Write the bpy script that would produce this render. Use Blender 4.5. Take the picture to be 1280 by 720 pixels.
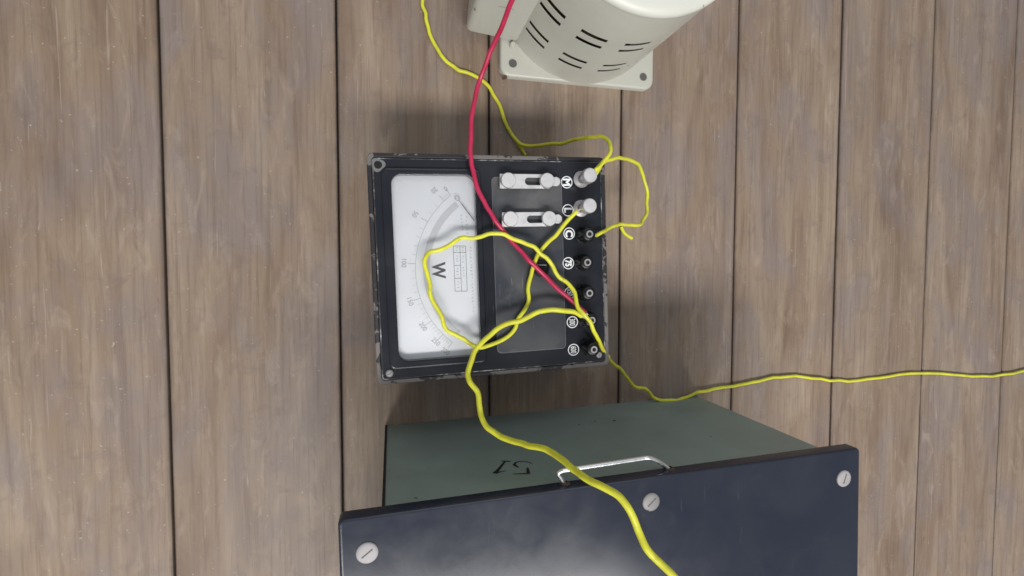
import bpy, bmesh, math, random
from mathutils import Vector, Matrix
random.seed(7)
for o in list(bpy.data.objects): bpy.data.objects.remove(o, do_unlink=True)
sc = bpy.context.scene
C = sc.collection

# ---------------------------------------------------------------- camera
F = 609.76                      # focal length in photograph pixels (1280 wide)
CAM_Z = 0.52                    # metres above the table top
R = Matrix(((0.97087108, 0.00944466, -0.23941625),
            (0.00098431, 0.99905716, 0.04340301),
            (0.23960045, -0.04237439, 0.96994641)))
cam = bpy.data.cameras.new('camera'); camo = bpy.data.objects.new('camera', cam); C.objects.link(camo)
cam.sensor_fit = 'HORIZONTAL'; cam.sensor_width = 36; cam.lens = 36 * F / 1280
cam.clip_start = 0.01; cam.clip_end = 50
camo.matrix_world = Matrix.Translation((0, 0, CAM_Z)) @ R.to_4x4()
sc.camera = camo

# ---------------------------------------------------------------- light
w = bpy.data.worlds.new('World'); sc.world = w; w.use_nodes = True
bg = w.node_tree.nodes['Background']; bg.inputs[0].default_value = (0.93, 0.97, 1.0, 1); bg.inputs[1].default_value = 0.30
def area(name, loc, target, size, power, col):
    l = bpy.data.lights.new(name, 'AREA'); l.shape = 'RECTANGLE'; l.size = size[0]; l.size_y = size[1]; l.energy = power; l.color = col
    o = bpy.data.objects.new(name, l); C.objects.link(o); o.location = loc
    o.rotation_euler = (Vector(target) - Vector(loc)).to_track_quat('-Z', 'Y').to_euler(); return o
area('ceiling_tube_light', (0.12, -1.62, 2.2), (0.12, 0.0, 0.05), (2.0, 0.50), 66, (1.0, 0.985, 0.955))
area('far_lamp', (0.45, 1.55, 1.9), (0.15, 0.0, 0), (1.8, 1.2), 8, (0.93, 0.97, 1.0))
sc.view_settings.view_transform = 'Standard'; sc.view_settings.look = 'None'
sc.view_settings.exposure = 0.28; sc.view_settings.gamma = 1
sc.cycles.filter_width = 1.6; sc.render.resolution_x = 1024; sc.render.resolution_y = 576

# ---------------------------------------------------------------- helpers
def ray(px, py): return R @ Vector(((px - 640) / F, -(py - 360) / F, -1.0))
def at(px, py, z):
    d = ray(px, py); t = (z - CAM_Z) / d.z
    return Vector((t * d.x, t * d.y, z))
def new_mesh(name, verts, faces, m, parent=None, smooth=False, mats=None):
    me = bpy.data.meshes.new(name); me.from_pydata([tuple(v) for v in verts], [], faces)
    bm = bmesh.new(); bm.from_mesh(me); bmesh.ops.recalc_face_normals(bm, faces=bm.faces); bm.to_mesh(me); bm.free()
    return link(name, me, m, parent, smooth)
def link(name, me, m, parent=None, smooth=False):
    me.materials.clear(); me.materials.append(m)
    if smooth:
        for p in me.polygons: p.use_smooth = True
    o = bpy.data.objects.new(name, me); C.objects.link(o)
    if parent: o.parent = parent
    return o
def soft(o, ang=40):
    for p in o.data.polygons: p.use_smooth = True
    o.data.set_sharp_from_angle(angle=math.radians(ang)); return o
def empty(name, loc, rz=0):
    o = bpy.data.objects.new(name, None); C.objects.link(o); o.location = loc; o.rotation_euler = (0, 0, rz); o.empty_display_size = .02
    return o
def tag(o, label, cat, group=None):
    o['label'] = label; o['category'] = cat
    if group: o['group'] = group
    return o
def rrect(x0, x1, y0, y1, r, n=10):
    r = max(r, 1e-5); out = []
    for cx, cy, a0 in ((x1 - r, y1 - r, 0), (x0 + r, y1 - r, 90), (x0 + r, y0 + r, 180), (x1 - r, y0 + r, 270)):
        for k in range(n + 1):
            a = math.radians(a0 + 90 * k / n); out.append((cx + r * math.cos(a), cy + r * math.sin(a)))
    return out
class MB:
    def __init__(s): s.v = []; s.f = []
    def loop(s, pts2, z): 
        i = len(s.v); s.v += [(p[0], p[1], z) for p in pts2]; return list(range(i, i + len(pts2)))
    def loop3(s, pts):
        i = len(s.v); s.v += [tuple(p) for p in pts]; return list(range(i, i + len(pts)))
    def bridge(s, a, b):
        n = len(a)
        for k in range(n): s.f.append((a[k], a[(k + 1) % n], b[(k + 1) % n], b[k]))
    def cap(s, a): s.f.append(tuple(a))
    def build(s, name, m, parent=None, ang=12):
        return soft(new_mesh(name, s.v, s.f, m, parent), ang)
def slab(mb, x0, x1, y0, y1, z0, z1, r=.003, b=.001, seg=3, bottom=True):
    """rounded-corner slab with a rounded top edge"""
    l = mb.loop(rrect(x0, x1, y0, y1, r), z0)
    if bottom: mb.cap(l)
    for k in range(seg + 1):
        a = math.pi / 2 * k / seg; i = b * (1 - math.cos(a)); z = z1 - b + b * math.sin(a)
        n = mb.loop(rrect(x0 + i, x1 - i, y0 + i, y1 - i, max(r - i, .0003)), z); mb.bridge(l, n); l = n
    mb.cap(l)
def frame(mb, outer, inner, z0, z1, ro, ri, b=.001, zi=None, bi=None, seg=3):
    """flat ring: outer/inner = (x0,x1,y0,y1); rounded top edges"""
    bi = b if bi is None else bi; zi = z0 if zi is None else zi
    first = l = mb.loop(rrect(*outer, ro), z0)
    def off(q, i): return (q[0] + i, q[1] - i, q[2] + i, q[3] - i)
    for k in range(seg + 1):
        a = math.pi / 2 * k / seg; i = b * (1 - math.cos(a)); z = z1 - b + b * math.sin(a)
        n = mb.loop(rrect(*off(outer, i), max(ro - i, .0003)), z); mb.bridge(l, n); l = n
    for k in range(seg, -1, -1):
        a = math.pi / 2 * k / seg; i = -bi * (1 - math.cos(a)); z = z1 - bi + bi * math.sin(a)
        n = mb.loop(rrect(*off(inner, i), max(ri - i, .0003)), z); mb.bridge(l, n); l = n
    n = mb.loop(rrect(*inner, ri), zi); mb.bridge(l, n)
    if zi == z0: mb.bridge(n, first)
def lathe(mb, prof, c=(0, 0, 0), n=28, mod=None, closed=True):
    """prof: list of (radius, z)"""
    prev = None
    for r, z in prof:
        pts = []
        for k in range(n):
            a = 2 * math.pi * k / n; rr = r * (mod(a, z) if mod else 1)
            pts.append((c[0] + rr * math.cos(a), c[1] + rr * math.sin(a), c[2] + z))
        l = mb.loop3(pts)
        if prev: mb.bridge(prev, l)
        elif closed: mb.cap(l)
        prev = l
    if closed: mb.cap(prev)
def catmull(pts, per=8):
    out = []; P = [pts[0] * 2 - pts[1]] + pts + [pts[-1] * 2 - pts[-2]]
    for i in range(1, len(P) - 2):
        p0, p1, p2, p3 = P[i - 1:i + 3]
        for k in range(per):
            t = k / per
            out.append(.5 * ((2 * p1) + (p2 - p0) * t + (2 * p0 - 5 * p1 + 4 * p2 - p3) * t * t + (3 * p1 - p0 - 3 * p2 + p3) * t ** 3))
    out.append(pts[-1]); return out
def tube(mb, pts, r, n=10, cap=True):
    T = (pts[1] - pts[0]).normalized(); N = T.orthogonal().normalized(); prev = None
    for i, p in enumerate(pts):
        t = (pts[min(i + 1, len(pts) - 1)] - pts[max(i - 1, 0)])
        if t.length > 1e-9: t.normalize()
        else: t = T
        N = (N - t * N.dot(t)).normalized(); B = t.cross(N); rr = r(i / (len(pts) - 1)) if callable(r) else r
        l = mb.loop3([p + (N * math.cos(2 * math.pi * k / n) + B * math.sin(2 * math.pi * k / n)) * rr for k in range(n)])
        if prev: mb.bridge(prev, l)
        elif cap: mb.cap(l)
        prev = l; T = t
    if cap: mb.cap(prev)
def ribbon(mb, pts, width, lift, n):
    """flat stroke on a plane with normal n; width may be a list"""
    n = Vector(n).normalized(); prev = None
    for i, p in enumerate(pts):
        t = (pts[min(i + 1, len(pts) - 1)] - pts[max(i - 1, 0)]).normalized(); s = n.cross(t)
        wd = width[i] if isinstance(width, (list, tuple)) else width
        k = len(mb.v); mb.v += [tuple(p + s * wd / 2 + n * lift), tuple(p - s * wd / 2 + n * lift)]
        if prev is not None: mb.f.append((prev, prev + 1, k + 1, k))
        prev = k
def text_mesh(name, body, size, loc, rz, m, parent, bold=0.0, sx=1.0):
    cu = bpy.data.curves.new(name, 'FONT'); cu.body = body; cu.size = size; cu.align_x = 'CENTER'; cu.align_y = 'CENTER'; cu.offset = bold; cu.resolution_u = 3
    t = bpy.data.objects.new('tmp', cu); C.objects.link(t)
    dg = bpy.context.evaluated_depsgraph_get(); me = bpy.data.meshes.new_from_object(t.evaluated_get(dg))
    bpy.data.objects.remove(t, do_unlink=True)
    xs = [v.co.x for v in me.vertices]; ys = [v.co.y for v in me.vertices]
    cx = (min(xs) + max(xs)) / 2; cy = (min(ys) + max(ys)) / 2
    for v in me.vertices: v.co.x = (v.co.x - cx) * sx; v.co.y -= cy
    o = link(name, me, m, parent); o.location = loc; o.rotation_euler = (0, 0, rz); return o

# ---------------------------------------------------------------- materials
def mat(name, col, rough=.5, metal=0, spec=.5):
    m = bpy.data.materials.new(name); m.use_nodes = True; b = m.node_tree.nodes['Principled BSDF']
    b.inputs['Base Color'].default_value = (*col, 1); b.inputs['Roughness'].default_value = rough
    b.inputs['Metallic'].default_value = metal; b.inputs['Specular IOR Level'].default_value = spec
    return m
class NT:
    def __init__(s, m): s.t = m.node_tree; s.b = s.t.nodes['Principled BSDF']; s.co = s.t.nodes.new('ShaderNodeTexCoord').outputs['Object']
    def n(s, kind, **kw):
        x = s.t.nodes.new(kind)
        for k, v in kw.items(): setattr(x, k, v)
        return x
    def l(s, a, b): s.t.links.new(a, b)
    def mapping(s, scale, loc=None):
        m = s.n('ShaderNodeMapping'); m.inputs['Scale'].default_value = scale; s.l(s.co, m.inputs['Vector'])
        if loc is not None: s.l(loc, m.inputs['Location'])
        return m.outputs[0]
    def noise(s, vec, scale, detail=4, rough=.55, dist=0):
        x = s.n('ShaderNodeTexNoise'); s.l(vec, x.inputs['Vector']); x.inputs['Scale'].default_value = scale
        x.inputs['Detail'].default_value = detail; x.inputs['Roughness'].default_value = rough; x.inputs['Distortion'].default_value = dist
        return x.outputs['Fac']
    def ramp(s, fac, stops):
        x = s.n('ShaderNodeValToRGB'); s.l(fac, x.inputs[0]); e = x.color_ramp.elements
        while len(e) < len(stops): e.new(.5)
        for q, (p, c) in zip(e, stops): q.position = p; q.color = (*c, 1) if len(c) == 3 else c
        return x.outputs[0]
    def mix(s, fac, a, b, blend='MIX'):
        x = s.n('ShaderNodeMix', data_type='RGBA', blend_type=blend)
        for sock, v in ((x.inputs[0], fac), (x.inputs[6], a), (x.inputs[7], b)):
            if isinstance(v, (int, float)): sock.default_value = v
            elif isinstance(v, tuple): sock.default_value = (*v, 1)
            else: s.l(v, sock)
        return x.outputs[2]
    def bump(s, h, strength, dist=.001):
        x = s.n('ShaderNodeBump'); x.inputs['Strength'].default_value = strength; x.inputs['Distance'].default_value = dist
        s.l(h, x.inputs['Height']); s.l(x.outputs[0], s.b.inputs['Normal'])
def g(v): return (v, v, v)

PW = 0.1542
def wood():
    m = mat('worn_wood', (.3, .24, .2), .5); N = NT(m)
    oi = N.n('ShaderNodeObjectInfo'); cmb = N.n('ShaderNodeCombineXYZ')
    mu = N.n('ShaderNodeMath', operation='MULTIPLY'); N.l(oi.outputs['Random'], mu.inputs[0]); mu.inputs[1].default_value = 37.0
    for k in range(3): N.l(mu.outputs[0], cmb.inputs[k])
    fine = N.noise(N.mapping((60, 2.0, 60), cmb.outputs[0]), 5, 6, .7, .3)
    mid = N.noise(N.mapping((11, 1.6, 11), cmb.outputs[0]), 2.5, 5, .6, .8)
    blot = N.noise(N.mapping((6, 3.2, 6), cmb.outputs[0]), 3.0, 4, .55, .4)
    c1 = N.ramp(mid, [(.28, (.140, .094, .066)), (.44, (.200, .145, .105)), (.58, (.240, .182, .135)), (.74, (.300, .237, .180))])
    c2 = N.mix(N.ramp(blot, [(.44, g(0)), (.66, g(.65))]), c1, (.178, .150, .148))           # greyed, rubbed patches
    c3 = N.mix(N.ramp(fine, [(.34, g(.42)), (.51, g(0))]), c2, (.105, .070, .050))                 # pores
    smear = N.noise(N.mapping((30, 8, 30), cmb.outputs[0]), 2.2, 5, .65, 1.0)
    c4 = N.mix(N.ramp(smear, [(.55, g(0)), (.74, g(.42))]), c3, (.345, .280, .225))
    dirt = N.noise(N.mapping((9, 9, 9), cmb.outputs[0]), 5, 5, .65, .5)
    c4 = N.mix(N.ramp(dirt, [(.55, g(0)), (.75, g(.45))]), c4, (.125, .095, .086))
    speck = N.noise(N.mapping((60, 60, 60), cmb.outputs[0]), 5, 2, .5)
    c4 = N.mix(N.ramp(speck, [(.72, g(0)), (.75, g(.55))]), c4, (.40, .35, .30))
    scr = N.noise(N.mapping((130, 5, 60), cmb.outputs[0]), 1.5, 2, .5, 1.5)
    c4 = N.mix(N.ramp(scr, [(.705, g(0)), (.73, g(.35))]), c4, (.38, .32, .27))
    # grime along the joints between boards
    sx = N.n('ShaderNodeSeparateXYZ'); N.l(N.co, sx.inputs[0]); ab = N.n('ShaderNodeMath', operation='ABSOLUTE'); N.l(sx.outputs[0], ab.inputs[0])
    nz = N.n('ShaderNodeMath', operation='MULTIPLY_ADD'); N.l(smear, nz.inputs[0]); nz.inputs[1].default_value = .010; N.l(ab.outputs[0], nz.inputs[2])
    mr = N.n('ShaderNodeMapRange'); N.l(nz.outputs[0], mr.inputs[0]); mr.inputs[1].default_value = PW / 2 + .0005; mr.inputs[2].default_value = PW / 2 + .0060; mr.inputs[3].default_value = 0; mr.inputs[4].default_value = .8
    c4 = N.mix(mr.outputs[0], c4, (.060, .043, .034))
    tone = N.ramp(oi.outputs['Random'], [(0, (.93, .92, .92)), (1, (1.0, .985, .975))]); c4 = N.mix(1.0, c4, (1.22, 1.215, 1.21), 'MULTIPLY')
    c5 = N.mix(1.0, c4, tone, 'MULTIPLY'); N.l(c5, N.b.inputs['Base Color'])
    N.l(N.ramp(blot, [(.3, g(.42)), (.7, g(.62))]), N.b.inputs['Roughness']); N.bump(fine, .12, .0006)
    N.b.inputs['Specular IOR Level'].default_value = .35
    return m
def bakelite(name, col, dust, amount, rough=.33):
    m = mat(name, col, rough); N = NT(m)
    d = N.noise(N.co, 38, 5, .6, .4); s = N.noise(N.mapping((260, 14, 40)), 1.6, 3, .6, .2); sm = N.noise(N.co, 14, 3, .5, .8)
    c = N.mix(N.ramp(sm, [(.40, g(0)), (.72, g(amount))]), col, dust)
    c = N.mix(N.ramp(d, [(.60, g(0)), (.80, g(amount * .8))]), c, dust)
    c = N.mix(N.ramp(s, [(.70, g(0)), (.76, g(.35))]), c, tuple(min(1, x * 2.2) for x in dust))
    N.l(c, N.b.inputs['Base Color']); N.l(N.ramp(d, [(.3, g(rough - .03)), (.75, g(rough + .06))]), N.b.inputs['Roughness']); N.bump(d, .03, .0005); N.b.inputs['Specular IOR Level'].default_value = .35
    return m
def worn_edge():
    m = mat('worn_black_rim', (.02, .02, .024), .5); N = NT(m)
    a = N.noise(N.co, 55, 6, .65, .5); b = N.noise(N.co, 9, 2, .5)
    f = N.n('ShaderNodeMath', operation='ADD'); N.l(a, f.inputs[0]); N.l(b, f.inputs[1])
    c = N.ramp(f.outputs[0], [(.97, (.012, .011, .015)), (1.08, (.04, .035, .034)), (1.20, (.145, .13, .125))])
    N.l(c, N.b.inputs['Base Color']); N.bump(a, .3, .0008); return m
def paint(name, col, chip, rough=.42, var=.06, scale=60):
    m = mat(name, col, rough); N = NT(m)
    a = N.noise(N.co, scale, 3, .5); b = N.noise(N.co, 12, 4, .6, .5); c0 = N.noise(N.co, 75, 2, .5, .6)
    lo = tuple(x * (1 - var * 1.6) for x in col); hi = tuple(min(1, x * (1 + var)) for x in col)
    c = N.ramp(b, [(.3, lo), (.7, hi)]); c = N.mix(N.ramp(c0, [(.755, g(0)), (.77, g(.9))]), c, chip)
    e = N.noise(N.mapping((8, 8, 150)), 1.8, 3, .6, 1.0); e2 = N.noise(N.mapping((140, 10, 12)), 1.5, 3, .6, 1.2)
    c = N.mix(N.ramp(e, [(.68, g(0)), (.74, g(.16))]), c, chip); c = N.mix(N.ramp(e2, [(.66, g(0)), (.72, g(.22))]), c, tuple(min(1, x * 1.35) for x in col))
    N.l(c, N.b.inputs['Base Color']); N.l(N.ramp(b, [(.3, g(rough - .06)), (.7, g(rough + .1))]), N.b.inputs['Roughness']); N.bump(a, .08, .0006); return m
def metal(name, col, rough, dirt=(.12, .11, .10)):
    m = mat(name, col, rough, 1.0); N = NT(m); a = N.noise(N.co, 160, 5, .65, .4)
    c = N.mix(N.ramp(a, [(.60, g(0)), (.84, g(.4))]), col, dirt); N.l(c, N.b.inputs['Base Color'])
    N.l(N.ramp(a, [(.3, g(rough)), (.7, g(min(1, rough + .25)))]), N.b.inputs['Roughness']); N.bump(a, .1, .0004); return m
def pvc(name, col, dark):
    m = mat(name, col, .38); N = NT(m); a = N.noise(N.co, 60, 4, .6); b = N.noise(N.co, 500, 2, .5)
    c = N.ramp(a, [(.3, dark), (.62, col)]); dm = N.noise(N.co, 130, 4, .7)
    c = N.mix(N.ramp(dm, [(.58, g(0)), (.76, g(.45))]), c, tuple(x * .35 + .02 for x in dark)); N.l(c, N.b.inputs['Base Color']); N.bump(b, .12, .0004)
    N.b.inputs['Subsurface Weight'].default_value = .0; return m
def glass():
    m = bpy.data.materials.new('dial_glass'); m.use_nodes = True; t = m.node_tree; t.nodes.remove(t.nodes['Principled BSDF'])
    out = t.nodes['Material Output']; tr = t.nodes.new('ShaderNodeBsdfTransparent'); gl = t.nodes.new('ShaderNodeBsdfGlossy'); gl.inputs['Roughness'].default_value = .05
    df = t.nodes.new('ShaderNodeBsdfDiffuse'); df.inputs[0].default_value = (.7, .7, .7, 1)
    tc = t.nodes.new('ShaderNodeTexCoord'); nz = t.nodes.new('ShaderNodeTexNoise'); nz.inputs['Scale'].default_value = 30; t.links.new(tc.outputs['Object'], nz.inputs['Vector'])
    rp = t.nodes.new('ShaderNodeValToRGB'); rp.color_ramp.elements[0].position = .35; rp.color_ramp.elements[0].color = (.0, .0, .0, 1); rp.color_ramp.elements[1].position = .8; rp.color_ramp.elements[1].color = (.06, .06, .06, 1)
    t.links.new(nz.outputs['Fac'], rp.inputs[0])
    fr = t.nodes.new('ShaderNodeFresnel'); fr.inputs[0].default_value = 1.5
    m1 = t.nodes.new('ShaderNodeMixShader'); m2 = t.nodes.new('ShaderNodeMixShader')
    t.links.new(fr.outputs[0], m1.inputs[0]); t.links.new(tr.outputs[0], m1.inputs[1]); t.links.new(gl.outputs[0], m1.inputs[2])
    t.links.new(rp.outputs[0], m2.inputs[0]); t.links.new(m1.outputs[0], m2.inputs[1]); t.links.new(df.outputs[0], m2.inputs[2])
    t.links.new(m2.outputs[0], out.inputs[0]); return m
WOOD = wood()
BLACK = bakelite('black_bakelite', (.012, .014, .020), (.06, .06, .068), .22, .2)
PLATE = bakelite('dusty_black_plate', (.036, .040, .050), (.16, .152, .15), .6, .32)
CASEB = bakelite('black_panel_sheet', (.017, .021, .036), (.045, .048, .062), .35, .22)
RIM = worn_edge()
CHIPPED = mat('chipped_edge', (.02, .02, .02), .5); _N = NT(CHIPPED)
_N.l(_N.ramp(_N.noise(_N.co, 70, 5, .7, .3), [(.46, (.016, .017, .022)), (.55, (.09, .085, .085)), (.66, (.45, .44, .44))]), _N.b.inputs['Base Color'])
KNOBB = mat('black_plastic_knob', (.006, .006, .007), .38, 0, .28)
DARK = mat('dark_hole', (.004, .004, .004), .8)
CREAM = paint('cream_enamel', (.50, .495, .44), (.16, .15, .13), .36, .05)
CREAMLID = paint('cream_lid_enamel', (.62, .62, .56), (.3, .3, .27), .36, .04)
SCUFF = paint('scuffed_grey', (.14, .14, .145), (.03, .03, .03), .6, .3, 90)
WORNS = paint('worn_screw_grey', (.34, .32, .325), (.06, .055, .055), .55, .35, 300); SLOTG = mat('slot_grey', (.10, .09, .09), .7)
GREEN = paint('grey_green_hammered_paint', (.215, .27, .25), (.03, .03, .028), .42, .10, 110)
NICKEL = metal('nickel', (.72, .705, .715), .45)
NICKELD = metal('dull_nickel', (.42, .40, .41), .55)
CHROME = metal('chrome', (.78, .79, .80), .18, (.25, .22, .2))
RUST = mat('rusty_foot', (.085, .045, .03), .8)
YEL = pvc('yellow_pvc', (.70, .69, .045), (.55, .53, .03))
RED = pvc('pink_red_pvc', (.47, .018, .075), (.38, .013, .055))
COPPER = mat('tinned_copper', (.75, .70, .5), .4, .8)
WHITE = mat('white_paint_mark', (.82, .83, .85), .5)
DIALW = mat('dial_white', (.88, .90, .95), .6)
INK = mat('dial_ink', (.05, .05, .06), .6); INKF = mat('faded_dial_ink', (.36, .36, .40), .6)
MIRROR = mat('pale_scale_band', (.66, .67, .71), .45)
COIL = paint('copper_coil', (.10, .065, .04), (.3, .25, .2), .6, .3, 200)
GLASS = glass()
MARK = mat('black_marker_ink', (.012, .009, .010), .6)

# ---------------------------------------------------------------- table
PW = 0.1542; S0 = 0.1032; TY0, TY1 = -0.95, 1.15
table = empty('wooden_table', (0.3, 0.1, -0.76)); tag(table, 'worn brown wooden table of wide straight planks under all the instruments', 'table')
mb = MB()
l = None
hw = PW / 2 - .0009
prof = [(-hw, -.024), (-hw, -.0016), (-hw + .0004, -.0006), (-hw + .0014, 0), (hw - .0014, 0), (hw - .0004, -.0006), (hw, -.0016), (hw, -.024)]
a = mb.loop3([(x, TY0, z) for x, z in prof]); b = mb.loop3([(x, TY1, z) for x, z in prof]); mb.bridge(a, b); mb.cap(a); mb.cap(b)
plank = mb.build('plank', WOOD, table, 12)
base = Vector((0.3, 0.1, -0.76))
for k in range(-6, 9):
    o = plank if k == -6 else plank.copy()
    if o is not plank: C.objects.link(o); o.parent = table
    o.location = Vector((S0 + PW * (k + .5), 0, -.0004 * ((k * 7) % 3))) - base
mb = MB()
TX0, TX1 = S0 - 6 * PW, S0 + 9 * PW
for (x0, x1, y0, y1) in ((TX0 + .06, TX1 - .06, TY0 + .06, TY0 + .085), (TX0 + .06, TX1 - .06, TY1 - .085, TY1 - .06), (TX0 + .06, TX0 + .085, TY0 + .085, TY1 - .085), (TX1 - .085, TX1 - .06, TY0 + .085, TY1 - .085)):
    i = len(mb.v); mb.v += [(x - base.x, y - base.y, z - base.z) for z in (-.115, -.0252) for x, y in ((x0, y0), (x1, y0), (x1, y1), (x0, y1))]
    mb.f += [(i, i + 1, i + 2, i + 3), (i + 4, i + 5, i + 6, i + 7)] + [(i + k, i + (k + 1) % 4, i + 4 + (k + 1) % 4, i + 4 + k) for k in range(4)]
mb.build('apron', WOOD, table)
for x in (TX0 + .04, TX1 - .10):
    for y in (TY0 + .04, TY1 - .10):
        mb = MB(); slab(mb, x - base.x, x + .06 - base.x, y - base.y, y + .06 - base.y, 0, .7348, .004, .002); mb.build('leg', WOOD, table)

# ---------------------------------------------------------------- wattmeter
MX, MY, MA, ZM = 0.0922, 0.0006, 0.0347, 0.088
MWH, MHH = 0.10875, 0.0996
meter = empty('wattmeter', (MX, MY, 0), MA)
tag(meter, 'square black wattmeter with white W dial and a row of seven binding posts', 'wattmeter')
def ML(px, py, z=ZM):
    p = at(px, py, z); dx, dy = p.x - MX, p.y - MY; c, s = math.cos(MA), math.sin(MA)
    return Vector((c * dx + s * dy, -s * dx + c * dy, z))
mb = MB(); slab(mb, -.101, .101, -.092, .092, 0.0, .0795, .004, .0005); mb.build('case_body', BLACK, meter)
mb = MB(); frame(mb, (-MWH, MWH, -MHH, MHH), (-MWH + .0042, MWH - .0042, -MHH + .0042, MHH - .0042), .0785, ZM - .0012, .005, .003, .0011); mb.build('rim', RIM, meter)
OPEN = (-.0893, -.0172, -.0797, .0812)
mb = MB(); frame(mb, (-MWH + .0047, MWH - .0047, -MHH + .0047, MHH - .0047), (OPEN[0] - .003, OPEN[1] + .003, OPEN[2] - .003, OPEN[3] + .003), .0797, ZM, .0025, .009, .0007); pan = mb.build('panel', BLACK, meter)
mb = MB(); q = (-MWH + .0047, MWH - .0047, -MHH + .0047, MHH - .0047)
frame(mb, (q[0] - .0001, q[1] + .0001, q[2] - .0001, q[3] + .0001), (q[0] + .0008, q[1] - .0008, q[2] + .0008, q[3] - .0008), ZM - .0011, ZM + .0001, .0026, .0017, .0005, bi=.0001); mb.build('panel_edge', CHIPPED, meter)
mb = MB(); frame(mb, (-.0975, -.0117, -.0868, .0868), OPEN, ZM + .00005, ZM + .0026, .006, .0085, .0020, zi=ZM - .0060, bi=.0012); mb.build('dial_bezel', BLACK, meter)
ZD = ZM - .0058
mb = MB(); slab(mb, OPEN[0] - .002, OPEN[1] + .002, OPEN[2] - .002, OPEN[3] + .002, .0800, ZD, .009, .0002); dial = mb.build('dial', DIALW, meter)
mb = MB(); slab(mb, OPEN[0] + .0001, OPEN[1] - .0001, OPEN[2] + .0001, OPEN[3] - .0001, ZM - .0006, ZM + .0006, .0084, .0002); mb.build('dial_glass', GLASS, meter)
# dial print
Zp = ZD + .00012
PIV = ML(635, 336, Zp)
def pol(r, deg): a = math.radians(180 - deg); return Vector((PIV.x + r * math.cos(a), PIV.y + r * math.sin(a), Zp))
RT = (PIV - ML(515, 336, Zp)).length; RN = (PIV - ML(505, 336, Zp)).length; RM = RT - .0125
def angpx(px, py): d = ML(px, py, Zp) - PIV; return 180 - math.degrees(math.atan2(d.y, d.x))
marks = [('0', (557, 236)), ('20', (543, 238)), ('50', (519, 268)), ('100', (505, 329)), ('150', (513, 377)), ('200', (529, 408)), ('250', (545, 427)), ('300', (557, 439))]
angs = []
for s, q in marks:
    p = ML(*q, Zp); a = angpx(*q); a = a - 360 if a > 180 else a; angs.append(a)
    text_mesh('numeral', s, .0062, p, math.radians(-90 - a), INKF, dial, 0, .9)
mb = MB()
def tick(a, r0, r1, wd): ribbon(mb, [pol(r0, a), pol(r1, a)], wd, 0, (0, 0, 1))
vals = [0, 20, 50, 100, 150, 200, 250, 300]
for v, a in zip(vals, angs): tick(a, RT - .003, RT + .0036, .0004)
for i in range(len(vals) - 1):
    n = 4 if i < 1 else 5 if i > 1 else 3
    for k in range(1, n): tick(angs[i] + (angs[i + 1] - angs[i]) * k / n, RT - .0024, RT + .0008, .00022)
ribbon(mb, [pol(RT - .003, angs[0] + (angs[-1] - angs[0]) * k / 60) for k in range(61)], .0003, 0, (0, 0, 1))
mb.build('scale_ticks', INKF, dial)
mb = MB(); ribbon(mb, [pol(RM, angs[0] + (angs[-1] - angs[0]) * k / 60) for k in range(61)], .0058, 0, (0, 0, 1)); mb.build('mirror_band', MIRROR, dial)
text_mesh('letter_w', 'W', .0160, ML(548.5, 338, Zp), math.radians(-90), INK, dial, .0005, .82)
# printed table and illegible small print, as thin strokes
mb = MB()
tx = [568.5, 576.5, 584]; c0 = [ML(566.5, 307.5, Zp), ML(582, 307.5, Zp)]; c1 = [ML(569, 364, Zp), ML(584, 364, Zp)]
def tp(u, v): return c0[0].lerp(c0[1], u).lerp(c1[0].lerp(c1[1], u), v)
for u in (0, .53, 1): ribbon(mb, [tp(u, 0), tp(u, 1)], .00035, 0, (0, 0, 1))
for v, u1 in ((0, 1), (.145, 1), (.43, .53), (.715, .53), (1, 1)): ribbon(mb, [tp(0, v), tp(u1, v)], .00035, 0.00002, (0, 0, 1))
mb.build('print_grid', INK, dial)
mb = MB(); rnd = random.Random(3)
def scribble(p, q, n, h, gap=.45):
    for k in range(n):
        a = p.lerp(q, k / n); b = p.lerp(q, (k + 1 - gap) / n); d = (q - p).normalized(); s = Vector((-d.y, d.x, 0))
        for _ in range(2): ribbon(mb, [a.lerp(b, rnd.random()) - s * h * rnd.random() * .5, a.lerp(b, rnd.random()) + s * h * rnd.random() * .5], .0003, 0, (0, 0, 1))
for u, v0, v1, n in ((.27, .03, .12, 2), (.27, .2, .38, 3), (.27, .48, .66, 3), (.27, .78, .95, 3), (.76, .03, .12, 2), (.76, .2, .4, 3), (.76, .46, .7, 4)): scribble(tp(u, v0), tp(u, v1), n, .0026)
scribble(ML(588, 308, Zp), ML(592, 392, Zp), 20, .0022); scribble(ML(577, 268, Zp), ML(578, 290, Zp), 5, .0022); scribble(ML(583, 270, Zp), ML(584, 300, Zp), 6, .002)
mb.build('small_print', INKF, dial)
# pointer resting at the zero end
zp = ZM - .0026
tip = ML(569.5, 245, zp); tail = ML(593, 276, zp); d = (tail - tip).normalized(); s = Vector((-d.y, d.x, 0))
mb = MB(); ring = [tip + d * .0022 * (1 - math.cos(2 * math.pi * k / 16)) + s * .0018 * math.sin(2 * math.pi * k / 16) for k in range(17)]
tube(mb, ring, .00022, 5); tube(mb, [tip + d * .0044, tip + d * .009], .00022, 5); tube(mb, [tip + d * .009, tail], .00042, 6); mb.build('pointer', INK, meter)
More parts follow.
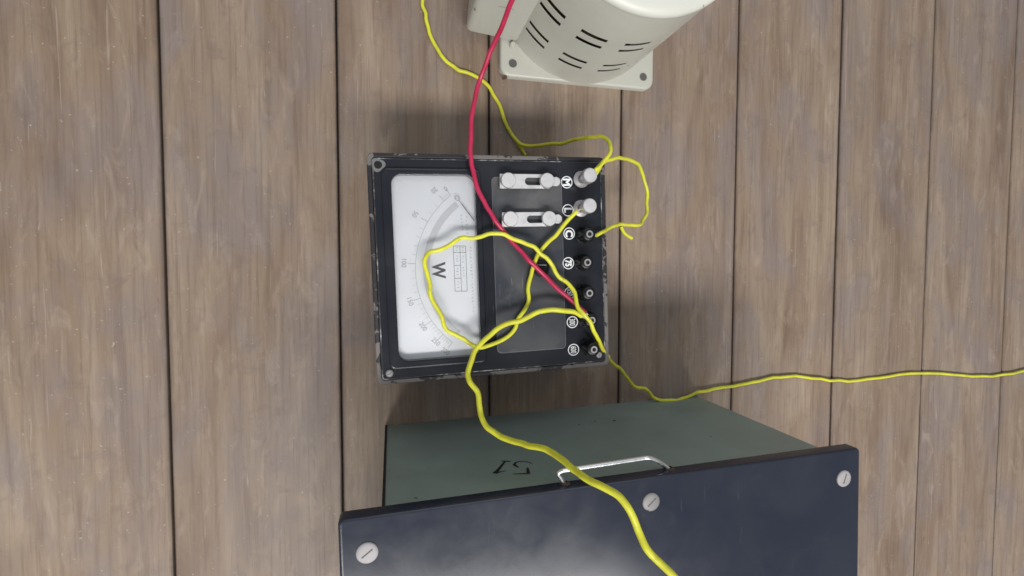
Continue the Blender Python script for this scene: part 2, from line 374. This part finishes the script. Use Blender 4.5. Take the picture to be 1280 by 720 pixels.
# corner hole and screws
hp = ML(472.5, 206)
mb = MB(); lathe(mb, [(.0056, 0), (.0056, .0002), (.0034, .0003), (.0031, -.0005)], (hp.x, hp.y, ZM + .0001), 24, lambda a, z: 1 + .13 * math.sin(3 * a + 1) * (z < .00025), closed=False); mb.build('worn_hole_ring', SCUFF, meter, 40)
mb = MB(); lathe(mb, [(.0031, 0), (.0031, .00015)], (hp.x, hp.y, ZM + .0001), 20); mb.build('screw_hole', DARK, meter, 40)
def screw(name, c, r, h, m, parent, slot_deg, n=24):
    mb = MB(); lathe(mb, [(r, 0), (r, h * .4), (r * .93, h * .72), (r * .7, h * .93), (r * .4, h), (.0001, h)], c, n); o = mb.build(name, m, parent, 50)
    mb = MB(); a = math.radians(slot_deg); d = Vector((math.cos(a), math.sin(a), 0)); p = Vector(c) + Vector((0, 0, h * 1.02))
    ribbon(mb, [p - d * r * .6, p + d * r * .6], r * .13, .0001, (0, 0, 1)); mb.build('slot', SLOTG, o); return o
sp = ML(487, 466.5); screw('corner_screw', (sp.x, sp.y, ZM), .0034, .0022, NICKELD, meter, 30)
sp = ML(750, 444); screw('corner_screw', (.0975, -.0885, ZM), .0030, .0012, NICKELD, meter, 100)
# centre plate, zero adjuster
mb = MB(); slab(mb, -.0018, .0640, -.0792, .0795, ZM + .00002, ZM + .0008, .004, .0004); mb.build('centre_plate', PLATE, meter)
mb = MB(); frame(mb, (-.00215, .06405, -.07955, .07985), (-.00165, .06365, -.07905, .07935), ZM + .00003, ZM + .0009, .0042, .0039, .0001); mb.build('plate_edge', SCUFF, meter)
kp = ML(676, 335)
mb = MB(); lathe(mb, [(.0082, 0), (.0082, .0004), (.0066, .0006), (.0062, -.0006 + .0007), (.0058, .0002), (.0001, .0002)], (kp.x, kp.y, ZM + .0008), 32); mb.build('zero_adjuster', KNOBB, meter, 40)
mb = MB(); ribbon(mb, [Vector((kp.x - .004, kp.y + .003, ZM + .00135)), Vector((kp.x + .005, kp.y + .0025, ZM + .00135))], .0006, .0003, (0, 0, 1)); mb.build('adjuster_slot', NICKELD, meter)
# shorting links
def strap(c, name):
    x0, y = c; z0 = ZM + .0042; z1 = z0 + .0017; h = .0064
    # outline with a nose, slot cut out by bridging two loops of equal count
    out = [(x0, -h), (x0 + .046, -h), (x0 + .0485, -h + .0028)] + [(x0 + .0525 + .0042 * math.cos(a), .0042 * math.sin(a)) for a in [math.radians(-80 + 20 * k) for k in range(9)]] + [(x0 + .0485, h - .0028), (x0 + .046, h), (x0 + .0005, h)]
    dense = []
    for i, p in enumerate(out):
        q = out[(i + 1) % len(out)]; k_ = max(1, int(math.hypot(q[0] - p[0], q[1] - p[1]) / .0007))
        dense += [(p[0] + (q[0] - p[0]) * t / k_, p[1] + (q[1] - p[1]) * t / k_) for t in range(k_)]
    out = dense; cx, hw2, r = x0 + .0318, .0052, .0034
    inn = []
    for (px_, py_) in out:
        dx, dy = px_ - cx, py_; L = math.hypot(dx, dy); ux, uy = dx / L, dy / L
        # ray from slot centre to stadium boundary
        lo, hi = 0, .03
        for _ in range(30):
            t = (lo + hi) / 2; X, Y = ux * t, uy * t; q = math.hypot(max(abs(X) - hw2 + 0, 0), Y)
            if q < r: lo = t
            else: hi = t
        inn.append((cx + ux * lo, uy * lo))
    mb = MB()
    A = mb.loop3([(p[0], y + p[1], z0) for p in out]); B = mb.loop3([(p[0], y + p[1], z1) for p in out])
    Ci = mb.loop3([(p[0], y + p[1], z1) for p in inn]); D = mb.loop3([(p[0], y + p[1], z0) for p in inn])
    mb.bridge(A, B); mb.bridge(B, Ci); mb.bridge(Ci, D); mb.bridge(D, A)
    o = mb.build('shorting_link', NICKEL, meter, 30)
    for kx in (x0 + .0072, x0 + .0432):
        mb = MB(); lathe(mb, [(.0042, 0), (.0042, .0034)], (kx, y, ZM + .0008), 20); mb.build('standoff', NICKELD, o, 40)
        mb = MB(); lathe(mb, [(.0056, 0), (.0066, .0003), (.0068, .0009), (.0068, .0036), (.0064, .0042), (.0001, .0043)], (kx, y + .0002, z1 + .0001), 40, lambda a, z: 1 + .012 * (math.cos(20 * a) > 0) * (z < .004)); mb.build('thumb_nut', NICKEL, o, 40)
    return o
strap((.0042, .0752), 'a'); strap((.0050, .0412), 'b')
# binding posts
POSTS = [ML(738, 219, ZM + .022), ML(737.5, 257, ZM + .022)] + [ML(*q, ZM + .0150) for q in ((737, 292.5), (734.5, 328), (737, 366.5), (740, 400.5), (742.5, 437))]
def metal_post(x, y):
    mb = MB(); lathe(mb, [(.0078, 0), (.0078, .0010), (.0062, .0016), (.0052, .0022), (.0042, .0024), (.0042, .0120), (.0001, .0120)], (x, y, ZM), 28); o = mb.build('binding_post', NICKELD, meter, 40)
    mb = MB(); lathe(mb, [(.0048, 0), (.0058, .0008), (.0058, .0022), (.0050, .0026), (.0050, .0030), (.0064, .0034), (.0066, .0042), (.0066, .0106), (.0061, .0114), (.0001, .0115)], (x, y, ZM + .0108), 48, lambda a, z: 1 + .014 * (math.cos(24 * a) > 0) * (.0036 < z < .0108)); mb.build('thumb_nut', NICKEL, o, 40)
def black_post(x, y):
    mb = MB(); lathe(mb, [(.0078, 0), (.0078, .0008), (.0072, .0012), (.0050, .0014), (.0001, .0014)], (x, y, ZM), 28); o = mb.build('binding_post', KNOBB, meter, 40)
    def fl(a, z): return 1 - .13 * max(0, math.cos(8 * a)) ** .6 if .002 < z < .0115 else 1
    mb = MB(); lathe(mb, [(.0066, 0), (.0077, .0006), (.0079, .0018), (.0078, .0024), (.0075, .0070), (.0069, .0105), (.0063, .0122), (.0057, .0130), (.0030, .0131)], (x, y, ZM + .0014), 64, fl); mb.build('knob', KNOBB, o, 60)
    mb = MB(); lathe(mb, [(.0034, 0), (.0034, .0009), (.0031, .0012), (.0020, .0012), (.0018, .0009), (.0018, -.0002)], (x, y, ZM + .0144), 24, closed=False); mb.build('socket_ring', NICKELD, o, 40)
    mb = MB(); lathe(mb, [(.0018, 0), (.0018, .0001)], (x, y, ZM + .01455), 16); mb.build('socket_hole', DARK, o, 40)
for k, q in enumerate(POSTS): (metal_post if k < 2 else black_post)(q.x, q.y)
for s, q, sz in (('M', (708, 228), .0098), ('L', (709.5, 263), .0098), ('C', (711, 292), .0098), ('75', (710, 329), .0084), ('150', (712, 366), .0080), ('300', (715, 402.5), .0080), ('600', (716.5, 437), .0080)):
    p = ML(*q); z = ZM + .0009
    mb = MB(); n = 40
    A = mb.loop3([(p.x + .0056 * math.cos(2 * math.pi * k / n), p.y + .0056 * math.sin(2 * math.pi * k / n), z) for k in range(n)])
    B = mb.loop3([(p.x + .0048 * math.cos(2 * math.pi * k / n), p.y + .0048 * math.sin(2 * math.pi * k / n), z) for k in range(n)])
    mb.bridge(A, B); mb.build('ring_mark', WHITE, meter)
    text_mesh('letter_mark', s, sz, (p.x, p.y, z), math.radians(-90), WHITE, meter, .00006 if len(s) == 3 else .0004, .57 if len(s) == 3 else .75 if len(s) == 2 else .95)

# ---------------------------------------------------------------- variable transformer
VX, VY, VR, VZ = .2039, .2951, .0935, .160
va = empty('variable_transformer', (VX, VY, 0)); tag(va, 'cream round variable transformer with slotted drum on a square bolted base', 'transformer')
mb = MB()
bx0, bx1, by0, by1 = .1135 - VX, .2925 - VX, .2022 - VY, .388 - VY
slab(mb, bx0, bx1, by0, by1, 0, .0085, .011, .0028, 4); mb.build('base_plate', CREAM, va)
for sx in (0, 1):
    for sy in (0, 1):
        p = Vector((at(641, 78.5, .0085).x if sx == 0 else at(804, 95.5, .0085).x, .2155 if sy == 0 else .374, 0)) - Vector((VX, VY, 0))
        mb = MB(); lathe(mb, [(.0050, .0002), (.0046, .0003), (.0044, .0001)], (p.x, p.y, .0085), 24, closed=False); mb.build('hole_rim', CREAM, va, 40)
        mb = MB(); lathe(mb, [(.0045, 0), (.0045, .00015)], (p.x, p.y, .0085), 24); o = mb.build('bolt_hole', mat('bolt_hole_grey', (.10, .095, .09), .6) if sx + sy == 0 else bpy.data.materials['bolt_hole_grey'], va)
# drum wall: grid with slot openings left out
zl = [.0080, .0414, .0464, .0548, .0599, .0893, .0946, .1022, .1076, .1535]
cent = [-133 + 26.7 * k for k in range(12)]
al = []
for c_ in cent: al += [c_ - 8, c_ + 8]
full = sorted(set(round(x, 3) for x in al))
ang = []
for i, a in enumerate(full):
    b = full[i + 1] if i + 1 < len(full) else full[0] + 360
    n = max(1, int(round((b - a) / 2.7)))
    ang += [(a + (b - a) * k / n, (i % 2 == 0)) for k in range(n)]
mb = MB(); nA = len(ang); shells = []
for rr in (VR, VR - .0006):
    shells.append([mb.loop3([(rr * math.cos(math.radians(a)), rr * math.sin(math.radians(a)), z) for a, _ in ang]) for z in zl])
SO, SI = shells
def solid(i, j): return 0 <= j < len(zl) - 1 and not (ang[i % nA][1] and j in (1, 3, 5, 7))
for j in range(len(zl) - 1):
    for i in range(nA):
        k = (i + 1) % nA
        if solid(i, j):
            mb.f.append((SO[j][i], SO[j][k], SO[j + 1][k], SO[j + 1][i])); mb.f.append((SI[j][i], SI[j + 1][i], SI[j + 1][k], SI[j][k]))
            if not solid(i + 1, j): mb.f.append((SO[j][k], SI[j][k], SI[j + 1][k], SO[j + 1][k]))
            if not solid(i - 1, j): mb.f.append((SO[j][i], SO[j + 1][i], SI[j + 1][i], SI[j][i]))
            if not solid(i, j + 1): mb.f.append((SO[j + 1][i], SO[j + 1][k], SI[j + 1][k], SI[j + 1][i]))
            if not solid(i, j - 1): mb.f.append((SO[j][i], SI[j][i], SI[j][k], SO[j][k]))
drum = mb.build('drum', CREAM, va, 30)
mb = MB(); lathe(mb, [(VR, .1535), (VR + .0008, .1545), (VR + .0010, .1580), (VR - .0002, .1605), (VR - .004, .1625), (VR - .012, .1640), (VR - .030, .1648), (.0001, .1650)], (0, 0, 0), 96, closed=False); mb.build('lid', CREAMLID, va, 60)
mb = MB(); lathe(mb, [(.074, .0086), (.074, .150)], (0, 0, 0), 64, lambda a, z: 1 + .006 * math.cos(60 * a)); mb.build('coil', COIL, va, 40)
mb = MB(); lathe(mb, [(.030, 0), (.034, .002), (.031, .006), (.029, .024), (.026, .028), (.0001, .0285)], (0, 0, .1652), 48, lambda a, z: 1 + .03 * math.cos(16 * a) * (z > .003)); mb.build('control_knob', KNOBB, va, 40)
# terminal box at the side
tb0 = Vector((.0766, .2425)); tb1 = Vector((.1330, .2370)); yaw = math.atan2(tb1.y - tb0.y, tb1.x - tb0.x)
mb = MB(); slab(mb, 0, (tb1 - tb0).length, 0, .105, .0125, .140, .006, .003, 4); tb = mb.build('terminal_box', CREAM, va)
tb.location = (tb0.x - VX, tb0.y - VY, 0); tb.rotation_euler = (0, 0, yaw)
mb = MB(); lathe(mb, [(.0034, 0), (.0034, .004), (.0024, .0052), (.0001, .0054)], (.1262 - VX, .2335 - VY, .0085), 16); mb.build('base_screw', CREAM, va, 40)
def chip(px, py, z, sc_, n, name='paint_chip'):
    p = at(px, py, z); return p
# small scratch marks on the box front
def box_front(px, py):
    d = ray(px, py); n = Vector((math.sin(yaw), -math.cos(yaw), 0)); p0 = Vector((tb0.x, tb0.y, 0)); o0 = Vector((0, 0, CAM_Z))
    t = (p0 - o0).dot(n) / d.dot(n); return o0 + d * t - Vector((VX, VY, 0)), n
for pts, wd in (([(593, 10), (594, 13)], .0011), ([(624, 8), (633, 9), (642, 11.5)], .0004)):
    mb = MB(); P = [box_front(*q)[0] for q in pts]; ribbon(mb, P, wd, .0003, box_front(*pts[0])[1]); mb.build('scratch', mat('scratch_grey', (.12, .12, .11), .6) if 'scratch_grey' not in bpy.data.materials else bpy.data.materials['scratch_grey'], va)
mb = MB(); p = at(631, 96.5, .0086) - Vector((VX, VY, 0)); lathe(mb, [(.0026, 0), (.0024, .0002)], (p.x, p.y, .00725), 12, lambda a, z: 1 + .3 * math.sin(2 * a + .6)); mb.build('paint_chip', RUST, va, 40)

# ---------------------------------------------------------------- green instrument case
G0 = Vector((-.0084, -.1662)); GA = math.radians(1.35); GW, GD, GH = .372, .235, .1785
ca = empty('instrument_case', (G0.x, G0.y, 0), GA); tag(ca, 'grey-green metal instrument case marked 51 with black top panel and chrome handle', 'instrument case')
mb = MB(); slab(mb, 0, GW, -GD, 0, 0.0, GH, .0035, .001); mb.build('body', GREEN, ca)
mb = MB(); slab(mb, -.0275, GW + .0275, -GD - .012, .0012, GH + .0002, GH + .0115, .004, .0022, 4); mb.build('top_panel', CASEB, ca)
mb = MB(); slab(mb, .0003, .0024, .0002, .0009, .0, GH - .0004, .0002, .0001); mb.build('edge_trim', DARK, ca)
def CL(p): d = Vector((p.x - G0.x, p.y - G0.y)); c, s = math.cos(GA), math.sin(GA); return Vector((c * d.x + s * d.y, -s * d.x + c * d.y, p.z))
ZP = GH + .0115
for q, sl in (((459, 690.5), 35), ((813.5, 627), 40)):
    p = CL(at(*q, ZP)); screw('panel_screw', (p.x, p.y, ZP), .0072, .0016, WORNS, ca, sl, 32)
p0 = CL(at(459, 690.5, ZP)); screw('panel_screw', (GW - p0.x, p0.y, ZP), .0072, .0016, WORNS, ca, 70, 32)
def face(px, py):
    d = ray(px, py); n = Vector((-math.sin(GA), math.cos(GA), 0)); o0 = Vector((0, 0, CAM_Z)); t = (Vector((G0.x, G0.y, 0)) - o0).dot(n) / d.dot(n)
    return CL(o0 + d * t)
FN = (0, 1, 0)
mb = MB()
for pts, wd in (([(618.6, 592), (622, 588.5), (627, 582.5), (631.5, 577)], [.0026, .0016, .0013, .0007]), ([(627, 576.6), (633, 577), (639, 577)], [.0006, .0009, .0003]), ([(619, 592), (626, 590), (633, 588.8)], [.0009, .0005, .0002]),
                ([(641, 592.8), (650, 592.6), (661, 592.2)], [.0003, .0006, .0009]), ([(660.6, 592.4), (660, 589), (659.4, 585)], [.0016, .0014, .0007]),
                ([(649, 585), (645.5, 583.2), (642.6, 581.2), (644.5, 578.6), (649, 577.2), (655, 577), (661, 578), (665, 580)], [.0002, .0010, .0014, .0009, .0005, .0004, .0003, .0002])):
    ribbon(mb, [face(*q) for q in pts], [x * 1.5 + .0003 for x in wd], .0004, FN)
mb.build('painted_number', MARK, ca)
mb = MB()
for q, r_ in (((724, 531), .0008), ((744, 527), .0007), ((768, 526), .0012)):
    c_ = face(*q); l = mb.loop3([(c_.x + r_ * 1.5 * math.cos(k * .785), .0004, c_.z + r_ * math.sin(k * .785)) for k in range(8)]); mb.cap(l)
mb.build('paint_spot', MARK, ca)
# handle: rigid chrome pull
def face_off(px, py, off):
    d = ray(px, py); n = Vector((-math.sin(GA), math.cos(GA), 0)); o0 = Vector((0, 0, CAM_Z)); t = (Vector((G0.x, G0.y, 0)) + n * off - o0).dot(n) / d.dot(n)
    return CL(o0 + d * t)
hpts = [face_off(*q) for q in ((706, 606, 0), (702, 599, .006), (698, 592.5, .011), (702, 588.5, .0135), (712, 586.8, .014), (760, 579.6, .014), (800, 573.4, .014), (811, 572.4, .0138), (819, 575, .011), (829, 581, .005), (837, 587.5, 0))]
hl, hr, hz, hzr = hpts[0].x, hpts[-1].x, hpts[0].z, hpts[-1].z
mb = MB(); tube(mb, catmull(hpts, 6), .0018, 12); h = mb.build('handle', CHROME, ca, 60)
for x in (hl, hr):
    mb = MB(); ring = []
    for k, (rr, yy) in enumerate(((.0042, .0001), (.0042, .0012), (.0030, .0022), (.0018, .0024))):
        l = mb.loop3([(x + rr * math.cos(a * math.pi / 8), yy, (hz if x == hl else hzr) + rr * math.sin(a * math.pi / 8)) for a in range(16)])
        if k: mb.bridge(pl, l)
        pl = l
    mb.build('handle_foot', RUST, h)
mb = MB(); c_ = face(718, 605); l = mb.loop3([(c_.x + .0012 * math.cos(k * .785), .0004, c_.z + .0012 * math.sin(k * .785)) for k in range(8)]); mb.cap(l); mb.build('rivet_hole', DARK, ca)

# ---------------------------------------------------------------- wires
def wire(name, pts, r, m, label, stubs=(), per=7, ends=(), amp=.0004):
    P = [at(x, y, z) for x, y, z in pts]
    S = catmull(P, per); rn = random.Random(len(pts))
    ph = [rn.random() * 6 for _ in range(3)]; acc = 0; out = []; jit = [Vector((rn.uniform(-1, 1), rn.uniform(-1, 1), rn.uniform(-.3, .5))) for _ in range(400)]
    for i, p in enumerate(S):
        if i: acc += (p - S[i - 1]).length
        k = min(1, min(i, len(S) - 1 - i) / 6)
        q_ = acc / .0075; i0 = int(q_); fr = q_ - i0; fr = fr * fr * (3 - 2 * fr); p = p + jit[i0 % 400].lerp(jit[(i0 + 1) % 400], fr) * amp * 1.5 * k
        out.append(p + Vector((math.sin(acc * 210 + ph[0]), math.sin(acc * 170 + ph[1]), .5 * math.sin(acc * 150 + ph[2]))) * amp * k)
    lo = out[0]
    mb = MB(); tube(mb, out, r, 12); o = mb.build(name, m, None, 60); tag(o, label, 'wire')
    for st in stubs:
        mb = MB(); tube(mb, catmull([at(*q) for q in st], 5), r * .92, 10); mb.build('loose_tail', m, o, 60)
    for a, b in ends:
        mb = MB(); tube(mb, [at(*a), at(*b)], r * .45, 8); mb.build('bare_end', COPPER, o, 60)
    return o
zt = .0022; zf = ZM + .004; zb = ZM + .0026 + .0022
wire('yellow_wire', [(527, -22, zt), (528.5, 0, zt), (531, 16, zt), (534, 30, zt), (539, 45, zt), (546, 60, zt), (558, 76, zt), (571, 86, zt), (584, 91, zt), (598, 98, zt), (611, 108, zt), (618, 121, zt), (625, 134, zt), (630, 148, zt), (636, 163, zt), (644, 174, .004), (655, 181, .008), (668, 182.5, .014), (684, 180.5, .022), (702, 179, .034), (722, 174.5, .05), (742, 170.5, .07), (756, 172, .085), (763.5, 181, .095), (761, 193, .100), (752, 205, .102), (744, 214, .102), (737, 222, .1015)], .0019, YEL,
     'yellow wire wandering over the bare planks to the metal post marked M', stubs=[[(648, 180, .003), (652, 186, .0024), (657, 194, .0022)], [(753, 204, .1035), (749, 209, .105), (744.5, 212, .106), (742, 216, .1045), (745, 217, .1025), (750, 209, .1015)]])
wire('yellow_wire', [(738, 220, .1005), (745, 211.5, .1012), (752, 206, .100), (761, 200, .096), (772, 197, .088), (785, 199.5, .074), (796, 204, .062), (803, 216, .054), (807, 231, .048), (809, 249, .046), (808.5, 264, .048), (803, 275, .054), (799, 281.5, .060), (788, 281, .068), (775, 281.5, .076), (764, 284, .084), (754, 289, .092), (745, 294.5, .0955)], .0018, YEL,
     'short yellow jumper wire looping out over the planks from post M to post C', stubs=[[(776, 283, .072), (780, 291, .068), (785, 295, .066), (790, 298, .065)]], ends=[((745, 294.5, .0955), (738, 296, .0955))])
wire('yellow_wire', [(1330, 452, .0022), (1240, 470, .0022), (1150, 466, .0022), (1060, 476, .0022), (985, 470, .0022), (925, 481, .0026), (880, 489, .0045), (855, 497, .008), (842, 500.5, .010), (827, 500, .010), (817, 496, .008), (808, 487, .010), (797, 484.5, .014), (789, 480, .020), (782, 470, .030), (774, 461, .045), (764, 452, .065), (756, 440, .085), (749, 427, .096), (742, 414, .104), (736, 402, .108), (729, 392, .109), (722, 383, .1065), (718.5, 372, .104), (716, 362, .102), (708, 353, .0995), (699, 346, .0985), (692, 335, .099), (685, 325, .100), (676, 317, .102), (668, 309, .103), (656, 302.5, .101), (640, 298, .099), (628, 293, .098), (613, 291.5, .097), (600, 296, .0965), (588, 298, .096), (574, 298.5, .096), (562, 306, .096), (549, 312.5, .096), (537, 317, .096), (531, 326, .096), (533, 341, .096), (537, 357, .096), (540, 374, .096), (548, 389, .096), (554, 402, .096), (559, 412, .096), (572, 420, .096), (586, 428, .0955), (600, 434, .0945), (612, 432, .0935), (624, 427, .0925), (635, 420, .092), (643, 411, .092), (648, 399, .092), (657, 386, .0925), (660, 373, .093), (660, 360, .093), (663, 346, .093), (666, 334, .0935), (669, 324, .0945), (680, 309, .095), (690, 298, .0955), (700, 288, .0965), (710, 276, .0975), (721, 264, .0985)], .0019, YEL,
     'long yellow wire looping across the white dial to the metal post marked L', ends=[((722, 263.4, .0985), (731, 258, .099))])
wire('yellow_wire', [(870, 752, .275), (842, 722, .27), (823, 702, .265), (808, 684, .262), (798, 664, .258), (791, 645, .256), (783, 629, .254), (769, 617, .250), (752, 608, .244), (735, 600, .236), (720, 589, .226), (706, 577, .214), (692, 567, .202), (677, 560, .190), (660, 556.5, .178), (642, 552, .166), (625, 544, .154), (608, 534, .146), (602, 520, .138), (599, 505, .132), (596, 490, .126), (587, 476, .120), (584.5, 464, .115), (589, 449, .110), (595, 436, .106), (607, 424, .105), (620, 412, .105), (634, 405, .105), (648, 402, .105), (660, 396, .105), (673, 389.5, .105), (688, 387.5, .105), (704, 388, .105), (717, 389.5, .104), (727, 395, .102)], .0023, YEL,
     'thick yellow wire rising over the green case from the post marked 300', amp=.0003, ends=[((726, 394.5, .102), (737, 401, .0995))])
wire('red_wire', [(652, -24, .16), (640, 0, .15), (634, 17, .14), (626, 36, .13), (616, 58, .118), (607, 80, .108), (600, 100, .100), (594, 122, .098), (590, 146, .098), (588.5, 170, .098), (588, 192, .0975), (591, 213, .0965), (597, 236, .0965), (607, 256, .0965), (619, 275, .097), (632, 293, .0945), (647, 310, .0955), (662, 326, .099), (678, 342, .0965), (693, 357, .0985), (709, 371, .100), (723, 383, .1015), (732, 391, .1015)], .00205, RED,
     'pinkish red wire lying across the wattmeter to the post marked 300', amp=.0002, ends=[((731, 390, .1015), (740, 398.5, .1005))])
